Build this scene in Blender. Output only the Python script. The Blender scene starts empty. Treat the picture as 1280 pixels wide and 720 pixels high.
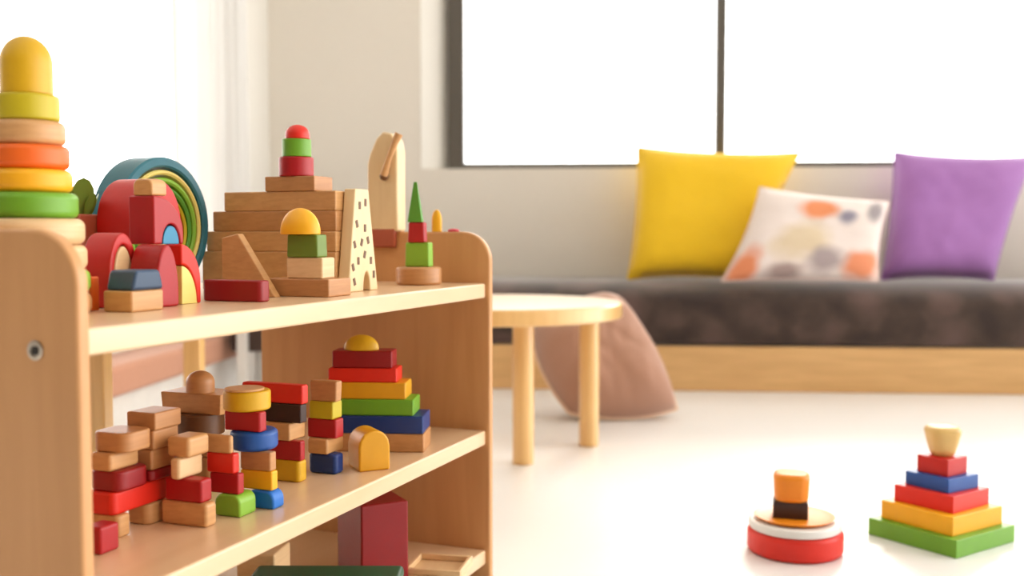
import bpy, bmesh, math, random
from mathutils import Vector, Matrix, noise
random.seed(7)
PI = math.pi
C = bpy.context.scene.collection

# ------------------------------------------------------------------ camera
F = 1300.0
CH = 0.72
TH = math.atan(67 / F)
ST, CT = math.sin(TH), math.cos(TH)
cd = bpy.data.cameras.new('camera')
cam = bpy.data.objects.new('camera', cd)
C.objects.link(cam)
cam.location = (0, 0, CH)
cam.rotation_euler = (PI / 2 - TH, 0, 0)
cd.sensor_width = 36
cd.lens = 36 * F / 1280
cd.clip_start = 0.02
cd.dof.use_dof = True
cd.dof.focus_distance = 1.62
cd.dof.aperture_fstop = (cd.lens / 1000) / 0.0135
bpy.context.scene.camera = cam

def on_plane(px, py, h):
    x, y = (px - 640) / F, (360 - py) / F
    d = Vector((x, CT + y * ST, -ST + y * CT))
    t = (h - CH) / d.z
    return Vector((0, 0, CH)) + d * t

def zc(Y, z): return Y * CT - (z - CH) * ST

def at_depth(px, Y, z):            # the point of height z and distance Y
    return Vector(((px - 640) / F * zc(Y, z), Y, z))

def px_depth(px, py, Y):           # the point at distance Y seen at a pixel
    x, y = (px - 640) / F, (360 - py) / F
    t = Y / (CT + y * ST)
    return Vector((x * t, Y, CH + (-ST + y * CT) * t))

def reach(P, d, px):               # distance from P along d to a pixel column
    k = (px - 640) / F
    return (k * zc(P.y, P.z) - P.x) / (d.x - k * d.y * CT)

def height_at(Y, py):
    m = (360 - py) / F
    return CH + Y * (m * CT - ST) / (CT + m * ST)

# ------------------------------------------------------------------ materials
def lin(c):
    return tuple((v / 12.92 if v <= .04045 else ((v + .055) / 1.055) ** 2.4) for v in [q / 255 for q in c]) + (1,)

def base_mat(name):
    m = bpy.data.materials.new(name)
    m.use_nodes = True
    nt = m.node_tree
    b = nt.nodes['Principled BSDF']
    return m, nt, b

def N(nt, kind, **kw):
    n = nt.nodes.new(kind)
    for k, v in kw.items():
        setattr(n, k, v)
    return n

def paint(name, rgb, rough=.45, var=.08, bump=.0006, coat=.06):
    m, nt, b = base_mat(name)
    tc = N(nt, 'ShaderNodeTexCoord')
    n = N(nt, 'ShaderNodeTexNoise')
    n.inputs['Scale'].default_value = 28
    n.inputs['Detail'].default_value = 4
    nt.links.new(tc.outputs['Object'], n.inputs['Vector'])
    mx = N(nt, 'ShaderNodeMix', data_type='RGBA')
    c = lin(rgb)
    mx.inputs[6].default_value = tuple(v * (1 - var) for v in c[:3]) + (1,)
    mx.inputs[7].default_value = tuple(min(1, v * (1 + var)) for v in c[:3]) + (1,)
    nt.links.new(n.outputs['Fac'], mx.inputs[0])
    nt.links.new(mx.outputs[2], b.inputs['Base Color'])
    b.inputs['Roughness'].default_value = rough
    b.inputs['Coat Weight'].default_value = coat
    b.inputs['Coat Roughness'].default_value = .25
    if bump:
        g = N(nt, 'ShaderNodeTexNoise')
        g.inputs['Scale'].default_value = 90
        mp = N(nt, 'ShaderNodeMapping')
        mp.inputs['Scale'].default_value = (1, .25, 1)
        nt.links.new(tc.outputs['Object'], mp.inputs['Vector'])
        nt.links.new(mp.outputs[0], g.inputs['Vector'])
        bp = N(nt, 'ShaderNodeBump')
        bp.inputs['Distance'].default_value = bump
        bp.inputs['Strength'].default_value = .5
        nt.links.new(g.outputs['Fac'], bp.inputs['Height'])
        nt.links.new(bp.outputs[0], b.inputs['Normal'])
    return m

def wood(name, rgb, dark=.80, scale=(6, 1, 40), rough=.42, coat=.1):
    m, nt, b = base_mat(name)
    tc = N(nt, 'ShaderNodeTexCoord')
    mp = N(nt, 'ShaderNodeMapping')
    mp.inputs['Scale'].default_value = scale
    n = N(nt, 'ShaderNodeTexNoise')
    n.inputs['Scale'].default_value = 3.0
    n.inputs['Detail'].default_value = 5
    n.inputs['Distortion'].default_value = .6
    nt.links.new(tc.outputs['Object'], mp.inputs['Vector'])
    nt.links.new(mp.outputs[0], n.inputs['Vector'])
    r = N(nt, 'ShaderNodeValToRGB')
    c = lin(rgb)
    r.color_ramp.elements[0].position = .32
    r.color_ramp.elements[1].position = .68
    r.color_ramp.elements[0].color = (c[0] * dark, c[1] * dark * .96, c[2] * dark * .9, 1)
    r.color_ramp.elements[1].color = c
    nt.links.new(n.outputs['Fac'], r.inputs[0])
    nt.links.new(r.outputs[0], b.inputs['Base Color'])
    b.inputs['Roughness'].default_value = rough
    b.inputs['Coat Weight'].default_value = coat
    b.inputs['Coat Roughness'].default_value = .3
    return m

def fabric(name, rgb, scale=350, var=.12, sheen=.3):
    m, nt, b = base_mat(name)
    tc = N(nt, 'ShaderNodeTexCoord')
    n = N(nt, 'ShaderNodeTexNoise')
    n.inputs['Scale'].default_value = scale
    nt.links.new(tc.outputs['Object'], n.inputs['Vector'])
    mx = N(nt, 'ShaderNodeMix', data_type='RGBA')
    c = lin(rgb)
    mx.inputs[6].default_value = tuple(v * (1 - var) for v in c[:3]) + (1,)
    mx.inputs[7].default_value = tuple(min(1, v * (1 + var)) for v in c[:3]) + (1,)
    nt.links.new(n.outputs['Fac'], mx.inputs[0])
    nt.links.new(mx.outputs[2], b.inputs['Base Color'])
    b.inputs['Roughness'].default_value = .85
    b.inputs['Sheen Weight'].default_value = sheen
    bp = N(nt, 'ShaderNodeBump')
    bp.inputs['Distance'].default_value = .001
    nt.links.new(n.outputs['Fac'], bp.inputs['Height'])
    nt.links.new(bp.outputs[0], b.inputs['Normal'])
    return m

M = {
    'panel': wood('birch_ply', (214, 158, 104), .90, (10, 10, .8)),
    'board': wood('birch_board', (234, 200, 160), .93, (9, .8, 9), rough=.3, coat=.5),
    'beech': wood('beech', (214, 162, 106), .86, (14, 3, 50)),
    'beech_pale': wood('pale_beech', (236, 200, 152), .9, (14, 3, 50)),
    'beech_tan': wood('tan_beech', (198, 142, 90), .86, (14, 3, 50)),
    'pine': wood('pine', (236, 192, 122), .9, (14, 14, 1), rough=.28, coat=1.0),
    'pine_base': wood('pine_bench', (228, 182, 122), .86, (1.2, 8, 14)),
    'maple': wood('maple', (238, 210, 164), .94, (12, 12, 2)),
    'cream': paint('cream', (240, 214, 152)),
    'red': paint('red', (196, 18, 12)),
    'vermilion': paint('vermilion', (222, 36, 14)),
    'crimson': paint('crimson', (146, 8, 16)),
    'wine': paint('wine', (172, 12, 22)),
    'rose': paint('rose', (216, 78, 92)),
    'orange': paint('orange', (238, 104, 22)),
    'amber': paint('amber', (238, 140, 22)),
    'sun': paint('sun_yellow', (246, 178, 20)),
    'mustard': paint('mustard', (214, 166, 12)),
    'ochre': paint('ochre', (222, 158, 14)),
    'olive_yellow': paint('olive_yellow', (196, 176, 22)),
    'lemon': paint('lemon', (236, 214, 120)),
    'green': paint('green', (108, 164, 36)),
    'leaf': paint('leaf_green', (84, 150, 44)),
    'lime': paint('lime', (134, 184, 52)),
    'moss': paint('moss', (104, 130, 40)),
    'olive': paint('olive', (118, 130, 40)),
    'pine_green': paint('bottle_green', (8, 74, 44)),
    'forest': paint('forest', (26, 84, 34)),
    'teal': paint('teal', (36, 108, 124)),
    'blue': paint('blue', (14, 78, 156)),
    'navy': paint('navy', (12, 52, 120)),
    'slate': paint('slate_blue', (46, 72, 102)),
    'sky': paint('sky_blue', (36, 136, 178)),
    'azure': paint('azure', (20, 112, 206)),
    'brown': paint('brown', (104, 66, 34)),
    'chocolate': paint('chocolate', (54, 28, 20)),
    'white': paint('white_paint', (232, 230, 226)),
    'black': paint('dark_hole', (30, 22, 18)),
    'metal': None, 'cup_tan': paint('cup_tan', (222, 184, 112)), 'rust': paint('rust', (172, 84, 58)),
}
m, nt, b = base_mat('brushed_steel')
b.inputs['Metallic'].default_value = 1
b.inputs['Base Color'].default_value = (.62, .55, .47, 1)
b.inputs['Roughness'].default_value = .35
M['metal'] = m
M['wall'] = paint('wall_paint', (238, 232, 222), .8, .015, 0, 0)
M['trim_and_lit_wall'] = paint('trim_and_lit_wall_paint', (240, 238, 232), .8, .01, 0, 0)  # white trim, also the brightened paint of the left wall's corner pier
M['ceiling'] = paint('ceiling_paint', (240, 238, 232), .85, .01, 0, 0)
M['frame'] = paint('dark_frame', (92, 86, 78), .45, .03, 0, 0)
M['yellow_cloth'] = fabric('yellow_cloth', (244, 198, 20))
M['purple_cloth'] = fabric('purple_cloth', (164, 112, 182))
M['bean_cloth'] = fabric('dusty_pink_cloth', (176, 132, 110))
M['bean_seam'] = fabric('pale_seam', (232, 200, 172))
M['stool_cloth'] = fabric('stool_cloth', (78, 58, 50))
M['ledge'] = fabric('ledge_cloth', (196, 138, 108))

# polished pale floor
m, nt, b = base_mat('pale_floor')
tc = N(nt, 'ShaderNodeTexCoord')
n = N(nt, 'ShaderNodeTexNoise'); n.inputs['Scale'].default_value = 1.3; n.inputs['Detail'].default_value = 6
nt.links.new(tc.outputs['Object'], n.inputs['Vector'])
r = N(nt, 'ShaderNodeValToRGB')
r.color_ramp.elements[0].color = (.80, .79, .775, 1)
r.color_ramp.elements[1].color = (.86, .85, .84, 1)
nt.links.new(n.outputs['Fac'], r.inputs[0])
nt.links.new(r.outputs[0], b.inputs['Base Color'])
b.inputs['Roughness'].default_value = .32
M['floor'] = m

# bench upholstery: dark brown with faded flowers
m, nt, b = base_mat('flowered_upholstery')
tc = N(nt, 'ShaderNodeTexCoord')
v = N(nt, 'ShaderNodeTexVoronoi'); v.inputs['Scale'].default_value = 4.5
n = N(nt, 'ShaderNodeTexNoise'); n.inputs['Scale'].default_value = 9; n.inputs['Detail'].default_value = 3
nt.links.new(tc.outputs['Object'], v.inputs['Vector'])
nt.links.new(tc.outputs['Object'], n.inputs['Vector'])
r = N(nt, 'ShaderNodeValToRGB')
e = r.color_ramp.elements
e[0].position, e[0].color = .05, lin((96, 74, 68))
e[1].position, e[1].color = .42, lin((50, 35, 30))
x = e.new(.25); x.color = lin((66, 50, 42))
ad = N(nt, 'ShaderNodeMath', operation='MULTIPLY')
nt.links.new(v.outputs['Distance'], ad.inputs[0]); nt.links.new(n.outputs['Fac'], ad.inputs[1])
nt.links.new(ad.outputs[0], r.inputs[0])
nt.links.new(r.outputs[0], b.inputs['Base Color'])
b.inputs['Roughness'].default_value = .8
b.inputs['Sheen Weight'].default_value = .9; b.inputs['Sheen Roughness'].default_value = .35
M['uphol'] = m

# blotchy print for the small cushion, spots in the cushion's own UV
def spotted(name, ground, spots):
    m, nt, b = base_mat(name)
    uv = N(nt, 'ShaderNodeUVMap', uv_map='UVMap')
    ns = N(nt, 'ShaderNodeTexNoise'); ns.inputs['Scale'].default_value = 5
    nt.links.new(uv.outputs[0], ns.inputs['Vector'])
    prev = None
    for (u, v_, ru, rv, col) in spots:
        mp = N(nt, 'ShaderNodeMapping')
        mp.inputs['Location'].default_value = (-u / ru, -v_ / rv, 0)
        mp.inputs['Scale'].default_value = (1 / ru, 1 / rv, 0)
        nt.links.new(uv.outputs[0], mp.inputs['Vector'])
        ln = N(nt, 'ShaderNodeVectorMath', operation='LENGTH')
        nt.links.new(mp.outputs[0], ln.inputs[0])
        a = N(nt, 'ShaderNodeMath', operation='ADD')
        nt.links.new(ln.outputs['Value'], a.inputs[0])
        nt.links.new(ns.outputs['Fac'], a.inputs[1])
        mr = N(nt, 'ShaderNodeMapRange')
        mr.inputs['From Min'].default_value = 1.05
        mr.inputs['From Max'].default_value = 1.75
        mr.inputs['To Min'].default_value = 1
        mr.inputs['To Max'].default_value = 0
        nt.links.new(a.outputs[0], mr.inputs['Value'])
        mx = N(nt, 'ShaderNodeMix', data_type='RGBA')
        nt.links.new(mr.outputs[0], mx.inputs[0])
        if prev is None:
            mx.inputs[6].default_value = lin(ground)
        else:
            nt.links.new(prev, mx.inputs[6])
        mx.inputs[7].default_value = lin(col)
        prev = mx.outputs[2]
    nt.links.new(prev, b.inputs['Base Color'])
    b.inputs['Roughness'].default_value = .85
    return m
M['print'] = spotted('blotched_print', (238, 226, 222), [
    (.42, .40, .20, .22, (224, 206, 178)),
    (.48, .78, .16, .11, (236, 150, 104)),
    (.70, .70, .07, .10, (150, 146, 164)),
    (.90, .80, .07, .14, (156, 148, 152)),
    (.10, .10, .10, .22, (232, 146, 104)),
    (.86, .16, .15, .17, (230, 146, 108)),
    (.62, .20, .13, .15, (172, 158, 160)),
    (.36, .06, .12, .09, (170, 150, 146)),
])

# ------------------------------------------------------------------ mesh helpers
def finish(name, bm, mat, loc=(0, 0, 0), yaw=0, parent=None, smooth=True, weighted=True, sharp=40):
    bmesh.ops.recalc_face_normals(bm, faces=bm.faces)
    if smooth:
        for f in bm.faces: f.smooth = True
        for ed in bm.edges:
            if len(ed.link_faces) == 2 and ed.calc_face_angle(0) > math.radians(sharp):
                ed.smooth = False
    me = bpy.data.meshes.new(name)
    bm.to_mesh(me); bm.free()
    me.materials.append(mat)
    o = bpy.data.objects.new(name, me)
    C.objects.link(o)
    o.location = loc
    o.rotation_euler = (0, 0, yaw)
    if parent is not None: o.parent = parent
    if smooth and weighted:
        w = o.modifiers.new('normals', 'WEIGHTED_NORMAL'); w.keep_sharp = True
    return o

def tag(o, label=None, cat=None, group=None, kind=None):
    if label: o['label'] = label
    if cat: o['category'] = cat
    if group: o['group'] = group
    if kind: o['kind'] = kind
    return o

def empty(name, loc=(0, 0, 0), yaw=0):
    o = bpy.data.objects.new(name, None)
    o.empty_display_size = .05
    C.objects.link(o)
    o.location = loc; o.rotation_euler = (0, 0, yaw)
    return o

def bevel(bm, r, seg=3, ang=30):
    es = [ed for ed in bm.edges if len(ed.link_faces) == 2 and ed.calc_face_angle(0) > math.radians(ang)]
    if r > 0 and es:
        bmesh.ops.bevel(bm, geom=es, offset=r, segments=seg, affect='EDGES', profile=.5, clamp_overlap=True)

def box_bm(x0, x1, y0, y1, z0, z1, r=.004, seg=3, bm=None):
    b2 = bmesh.new()
    bmesh.ops.create_cube(b2, size=1)
    for v in b2.verts:
        v.co = Vector((x0 + (v.co.x + .5) * (x1 - x0), y0 + (v.co.y + .5) * (y1 - y0), z0 + (v.co.z + .5) * (z1 - z0)))
    bevel(b2, r, seg)
    if bm is None: return b2
    me = bpy.data.meshes.new('t'); b2.to_mesh(me); b2.free(); bm.from_mesh(me); bpy.data.meshes.remove(me)
    return bm

def prism_bm(pts, d0, d1, axis='y', r=.003, seg=3, ang=30):
    """profile in the (a, z) plane pushed from d0 to d1 along axis"""
    bm = bmesh.new()
    def co(a, z, d): return (a, d, z) if axis == 'y' else ((d, a, z) if axis == 'x' else (a, z, d))
    v0 = [bm.verts.new(co(a, z, d0)) for a, z in pts]
    v1 = [bm.verts.new(co(a, z, d1)) for a, z in pts]
    bm.faces.new(v0); bm.faces.new(v1)
    n = len(pts)
    for i in range(n):
        bm.faces.new((v0[i], v0[(i + 1) % n], v1[(i + 1) % n], v1[i]))
    bmesh.ops.recalc_face_normals(bm, faces=bm.faces)
    bevel(bm, r, seg, ang)
    return bm

def lathe_bm(prof, n=40, sx=1, sy=1):
    bm = bmesh.new()
    rings = []
    for r, z in prof:
        if r < 1e-6:
            rings.append([bm.verts.new((0, 0, z))])
        else:
            rings.append([bm.verts.new((r * math.cos(2 * PI * i / n) * sx, r * math.sin(2 * PI * i / n) * sy, z)) for i in range(n)])
    for a, b_ in zip(rings, rings[1:]):
        for i in range(n):
            j = (i + 1) % n
            if len(a) == 1 and len(b_) == 1: continue
            if len(a) == 1: bm.faces.new((a[0], b_[i], b_[j]))
            elif len(b_) == 1: bm.faces.new((a[i], a[j], b_[0]))
            else: bm.faces.new((a[i], a[j], b_[j], b_[i]))
    if len(rings[0]) > 1: bm.faces.new(rings[0])
    if len(rings[-1]) > 1: bm.faces.new(rings[-1])
    return bm

def round_prof(r, h, c, seg=5):
    """solid disc of radius r, height h, edge radius c"""
    c = min(c, h / 2 - 1e-4, r - 1e-4)
    p = [(0, 0)]
    for i in range(seg + 1):
        a = -PI / 2 + PI / 2 * i / seg
        p.append((r - c + c * math.cos(a), c + c * math.sin(a)))
    for i in range(seg + 1):
        a = PI / 2 * i / seg
        p.append((r - c + c * math.cos(a), h - c + c * math.sin(a)))
    p.append((0, h))
    return p

def arc(cx, cz, r, a0, a1, n, rz=None):
    rz = r if rz is None else rz
    return [(cx + r * math.cos(math.radians(a0 + (a1 - a0) * i / n)), cz + rz * math.sin(math.radians(a0 + (a1 - a0) * i / n))) for i in range(n + 1)]

def tube_bm(pts, r, n=10, bm=None):
    bm = bm or bmesh.new()
    pts = [Vector(p) for p in pts]
    rings = []
    for i, p in enumerate(pts):
        t = (pts[min(i + 1, len(pts) - 1)] - pts[max(i - 1, 0)]).normalized()
        a = t.orthogonal().normalized() if i == 0 else (rings_a - t * rings_a.dot(t)).normalized()
        rings_a = a
        b_ = t.cross(a)
        rr = r[i] if isinstance(r, (list, tuple)) else r
        rings.append([bm.verts.new(p + (a * math.cos(2 * PI * k / n) + b_ * math.sin(2 * PI * k / n)) * rr) for k in range(n)])
    for a, b_ in zip(rings, rings[1:]):
        for k in range(n):
            bm.faces.new((a[k], a[(k + 1) % n], b_[(k + 1) % n], b_[k]))
    bm.faces.new(rings[0]); bm.faces.new(rings[-1])
    return bm

# ------------------------------------------------------------------ shelf frame of reference
HS = CH - .0985                   # upper board, top surface
SP = .30
HL = HS - SP                      # lower board, top surface
A = on_plane(105, 411, HS)
B = on_plane(607, 354, HS)
ey = (B - A); LEN = ey.length; ey.normalize(); ey = Vector((ey.x, ey.y, 0)).normalized()
ex = Vector((ey.y, -ey.x, 0))     # towards the open front of the shelf
YAW = math.atan2(ex.y, ex.x)
TB = .030; TP = .018; DEP = .54
SO = Vector((A.x, A.y, 0))
def shelf_pt(u, v, h):            # u along the length, v back from the front edge
    return Vector((SO.x, SO.y, 0)) + ey * u - ex * v + Vector((0, 0, h))

root = empty('toy_shelf', SO, YAW)
tag(root, 'low birch toy shelf with two open boards between round-cornered side panels', 'shelf')
# local: x = -v, y = u
PT = HS + .104
def panel_bm(y0, y1):
    rr = .060
    pts = [(-DEP, 0), (.009, 0)]
    pts += arc(.009 - rr, PT - rr, rr, 0, 90, 10)
    pts += arc(-DEP + rr, PT - rr, rr, 90, 180, 10)
    return prism_bm(pts, y0, y1, 'y', .0045, 4, 50)
sp = finish('side_panel', panel_bm(-TP, 0), M['panel'], parent=root)
sp2 = finish('side_panel', panel_bm(LEN, LEN + TP), M['panel'], parent=root)
for h in (HS, HL, .075):
    finish('shelf_board', box_bm(-DEP + .004, 0, .0002, LEN - .0002, h - TB, h, .004, 4), M['board'], parent=root)
# barrel bolt on the near panel
bp_ = None
bx = Vector((-.0, 0, 0))
d0 = px_depth(45, 438, 1.0)
# intersect the ray with the outer face of the near panel
nrm = ey; P0 = SO - ey * TP
ray = (d0 - Vector((0, 0, CH)))
t = (P0 - Vector((0, 0, CH))).dot(nrm) / ray.dot(nrm)
W = Vector((0, 0, CH)) + ray * t
lx, lz = (W - SO).dot(ex), W.z
bm = lathe_bm([(0, 0), (.0095, 0), (.0105, .0008), (.0105, .0016), (.0085, .0022), (.0062, .0018), (.0058, .0004), (0, .0004)], 32)
bmesh.ops.rotate(bm, verts=bm.verts, cent=(0, 0, 0), matrix=Matrix.Rotation(PI / 2, 3, 'X'))
bo = finish('bolt', bm, M['metal'], (lx, -TP, lz), parent=root)
bo['label'] = 'round steel bolt head'
bm = lathe_bm([(0, 0), (.0052, 0), (.0052, .0010), (0, .0010)], 6)
bmesh.ops.rotate(bm, verts=bm.verts, cent=(0, 0, 0), matrix=Matrix.Rotation(PI / 2, 3, 'X'))
finish('socket', bm, M['black'], (0, -.0004, 0), parent=bo, smooth=False)

# ------------------------------------------------------------------ toy blocks
def shape_bm(kind, w, l, h, r=.004, **k):
    """all shapes stand on z=0, x in +-w/2, y in +-l/2"""
    if kind == 'box':
        return box_bm(-w / 2, w / 2, -l / 2, l / 2, 0, h, min(r, h * .4), 4)
    if kind == 'soft':                                   # heavily rounded plan, crisp-ish top
        rr = min(w, l) * k.get('corner', .28)
        pts = []
        for cx, cy, a in ((w / 2 - rr, l / 2 - rr, 0), (-w / 2 + rr, l / 2 - rr, 90), (-w / 2 + rr, -l / 2 + rr, 180), (w / 2 - rr, -l / 2 + rr, 270)):
            pts += arc(cx, cy, rr, a, a + 90, 6)
        return prism_bm(pts, 0, h, 'z', min(r, h * .4), 4, 50)
    if kind == 'taper':                                  # narrower (or wider) at the top
        f = k.get('top', .85)
        bm = bmesh.new(); bmesh.ops.create_cube(bm, size=1)
        for v in bm.verts:
            s = f if v.co.z > 0 else 1
            v.co = Vector((v.co.x * w * s, v.co.y * l * s, (v.co.z + .5) * h))
        bevel(bm, min(r, h * .4), 4)
        return bm
    if kind == 'loaf':                                   # box with a strongly rounded top
        pts = [(-w / 2, 0), (w / 2, 0)]
        rr = min(h * .55, w * .3)
        pts += arc(w / 2 - rr, h - rr, rr, 0, 90, 8) + arc(-w / 2 + rr, h - rr, rr, 90, 180, 8)
        return prism_bm(pts, -l / 2, l / 2, 'y', min(r, .004), 3, 50)
    if kind == 'disc':
        bm = lathe_bm(round_prof(w / 2, h, r), 48, 1, l / w)
        return bm
    if kind == 'dome':                                   # ellipsoid cap on a short neck
        nk = k.get('neck', .25) * h
        p = [(0, 0), (w / 2 - .001, 0), (w / 2, .001), (w / 2, max(nk, .0012))]
        for i in range(1, 13):
            a = PI / 2 * i / 12
            p.append((w / 2 * math.cos(a), nk + (h - nk) * math.sin(a)))
        p[-1] = (0, h)
        return lathe_bm(p, 40, 1, l / w)
    if kind == 'cup':                                    # rounded cube, narrower below
        b0 = k.get('bot', .62)
        p = [(0, 0), (w * .5 * b0 - .003, 0), (w * .5 * b0, .003)]
        for i in range(1, 8):
            q = i / 7
            p.append((w * .5 * (b0 + (1 - b0) * q ** .75), .003 + (h * .82 - .003) * q))
        for i in range(1, 6):
            a = PI / 2 * i / 5
            p.append((w * .5 - h * .16 * (1 - math.cos(a)), h * .82 + h * .18 * math.sin(a)))
        p.append((0, h))
        bm = lathe_bm(p, 40)
        for v in bm.verts:                               # squarish plan
            rr = math.hypot(v.co.x, v.co.y)
            if rr > 1e-6:
                a = math.atan2(v.co.y, v.co.x)
                s = 1 / (abs(math.cos(a)) ** 3 + abs(math.sin(a)) ** 3) ** (1 / 3)
                v.co.x *= s; v.co.y *= s * l / w
        return bm
    if kind == 'cone':
        return lathe_bm([(0, 0), (w / 2 - .001, 0), (w / 2, .001), (w * .13, h - .003), (w * .09, h), (0, h)], 4 if k.get('sides') else 32)
    if kind == 'arch_u':                                 # solid half-round, profile along the shelf, pushed along x
        pts = [(-l / 2, 0), (l / 2, 0)]
        lo = k.get('low', .35) * h
        pts += [(l / 2 * math.cos(a), lo + (h - lo) * math.sin(a)) for a in [PI * i / 16 for i in range(17)]]
        return prism_bm(pts, -w / 2, w / 2, 'x', r, 3, 50)
    if kind == 'bridge_u':                               # arch with an opening
        lo = k.get('low', .3) * h
        iw = k.get('iw', .5) * l; ih = k.get('ih', .55) * h
        pts = [(l / 2 * math.cos(a), lo + (h - lo) * math.sin(a)) for a in [PI * i / 20 for i in range(21)]]
        pts = [(l / 2, 0)] + pts + [(-l / 2, 0)]
        inn = [(-iw / 2, 0)] + [(-iw / 2 * math.cos(a), ih * .5 + ih * .5 * math.sin(a)) for a in [PI * i / 14 for i in range(15)]] + [(iw / 2, 0)]
        return prism_bm(pts + inn, -w / 2, w / 2, 'x', r, 2, 50)
    if kind == 'quarter_u':                              # quarter-round, upright at the near end, curving down to the far end
        lo = k.get('low', .2) * h
        out = [(-l / 2 + l * math.cos(PI / 2 * i / 14), lo + (h - lo) * math.sin(PI / 2 * i / 14)) for i in range(15)]
        iw, ih = k.get('iw', 0) * l, k.get('ih', 0) * h
        if k.get('mid'):
            c0 = -l / 2 + k['mid'] * l
            inn = [(c0 - iw / 2 * math.cos(PI * i / 12), ih * math.sin(PI * i / 12)) for i in range(13)]
            pts = [(l / 2, 0)] + out + [(-l / 2, 0)] + inn
        elif iw:
            inn = [(-l / 2 + iw * math.sin(PI / 2 * i / 10), ih * math.cos(PI / 2 * i / 10)) for i in range(11)]
            pts = [(l / 2, 0)] + out + inn
        else:
            pts = [(l / 2, 0)] + out + [(-l / 2, 0)]
        return prism_bm(pts, -w / 2, w / 2, 'x', r, 3, 50)
    if kind == 'trap_u':                                 # trapezoid profile in the y-z plane
        f = k.get('top', .6)
        return prism_bm([(-l / 2, 0), (l / 2, 0), (l / 2 * f, h), (-l / 2 * f, h)], -w / 2, w / 2, 'x', r, 4)
    if kind == 'house':                                  # pointed-arch profile in the x-z plane
        pts = [(-w / 2, 0), (w / 2, 0), (w / 2, h * .60), (w * .46, h * .76), (w * .34, h * .90), (w * .18, h * .975), (0, h), (-w * .18, h * .975), (-w * .34, h * .90), (-w * .46, h * .76), (-w / 2, h * .60)]
        return prism_bm(pts, -l / 2, l / 2, 'y', r, 3, 12)
    raise ValueError(kind)

class Stack:
    """blocks piled one on the other; the first one's near bottom corner is seen at (px, py)"""
    def __init__(self, px, py, h, yaw=None, group=None):
        P = on_plane(px, py, h)
        self.Y = P.y; self.top = h; self.h0 = h
        self.yaw = YAW if yaw is None else yaw
        self.group = group
    def block(self, shape, xl, xc, xr, yt, mat, label, name='wooden_block', cat='block', l=None, r=.004, dy=0, yaw=None, h=None, **k):
        yw = self.yaw if yaw is None else yaw
        z0 = self.top
        dx = Vector((math.cos(yw), math.sin(yw), 0)); dyv = Vector((-math.sin(yw), math.cos(yw), 0))
        if xc is None:                                   # round: centre column
            Yc = self.Y + dy
            wd = abs(xr - xl) / F * zc(Yc, z0)
            Yc2 = Yc + wd / 2 * (1 if l is None else l / wd)
            wd = abs(xr - xl) / F * zc(Yc2, z0)
            ln = wd if l is None else l
            cen = at_depth((xl + xr) / 2, Yc2, z0)
            hh = h if h else height_at(Yc2 if shape in ('dome', 'cone', 'cup') else Yc, yt) - z0
        else:
            P = at_depth(xc, self.Y + dy, z0)
            wd = abs(reach(P, -dx, xl))
            ln = l if l else (abs(reach(P, dyv, xr)) if xr > xc + 2 else wd)
            cen = P - dx * wd / 2 + dyv * ln / 2
            hh = h if h else height_at(P.y, yt) - z0
        o = finish(name, shape_bm(shape, wd, ln, hh, r, **k), M[mat], cen, yw)
        tag(o, label, cat, self.group)
        self.top = z0 + hh
        self.last = o; self.dim = (wd, ln, hh)
        return o

G = {}
# ---- ring stacker behind the near panel
C0 = on_plane(40, 393, HS)
g = 'rings of the tall ring stack at the left edge'
rings = [  # half width in px, top y, material, label
    (70, 366, 'beech_tan', 'grey-brown ring lowest in the tall stack, seen past the near shelf panel', .013),
    (69, 337, 'lime', 'pale lime ring second from bottom of the tall ring stack', .013),
    (66, 306, 'beech_pale', 'pale wood ring third from bottom of the tall ring stack', .013),
    (64, 273, 'beech_pale', 'pale wood ring just under the wide green ring of the tall stack', .014),
    (57, 241, 'green', 'wide green ring of the tall stack, resting above the panel top', .012),
    (51, 212, 'sun', 'golden yellow ring between green and orange rings of the tall stack', .013),
    (48, 182, 'orange', 'orange ring above the golden ring in the tall stack', .011),
    (44, 152, 'beech', 'plain wooden ring above the orange ring in the tall stack', .011),
    (38, 119, 'olive_yellow', 'olive-yellow ring right below the rounded cap of the tall stack', .006),
]
top = HS
for hw, yt, mt, lb, c in rings:
    c *= .7
    hh = height_at(C0.y, yt) - top
    rad = hw / F * zc(C0.y, top)
    o = finish('stacking_ring', lathe_bm(round_prof(rad, hh - .0003, c, 6), 56), M[mt], (C0.x, C0.y, top))
    tag(o, lb, 'ring', g)
    top += hh
hh = height_at(C0.y, 45) - top
rad = 31 / F * zc(C0.y, top)
o = finish('domed_block', shape_bm('dome', rad * 2, rad * 2, hh, neck=.52), M['mustard'], (C0.x, C0.y, top))
tag(o, 'tall rounded yellow block on top of the ring stack at the left edge', 'block')

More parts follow.
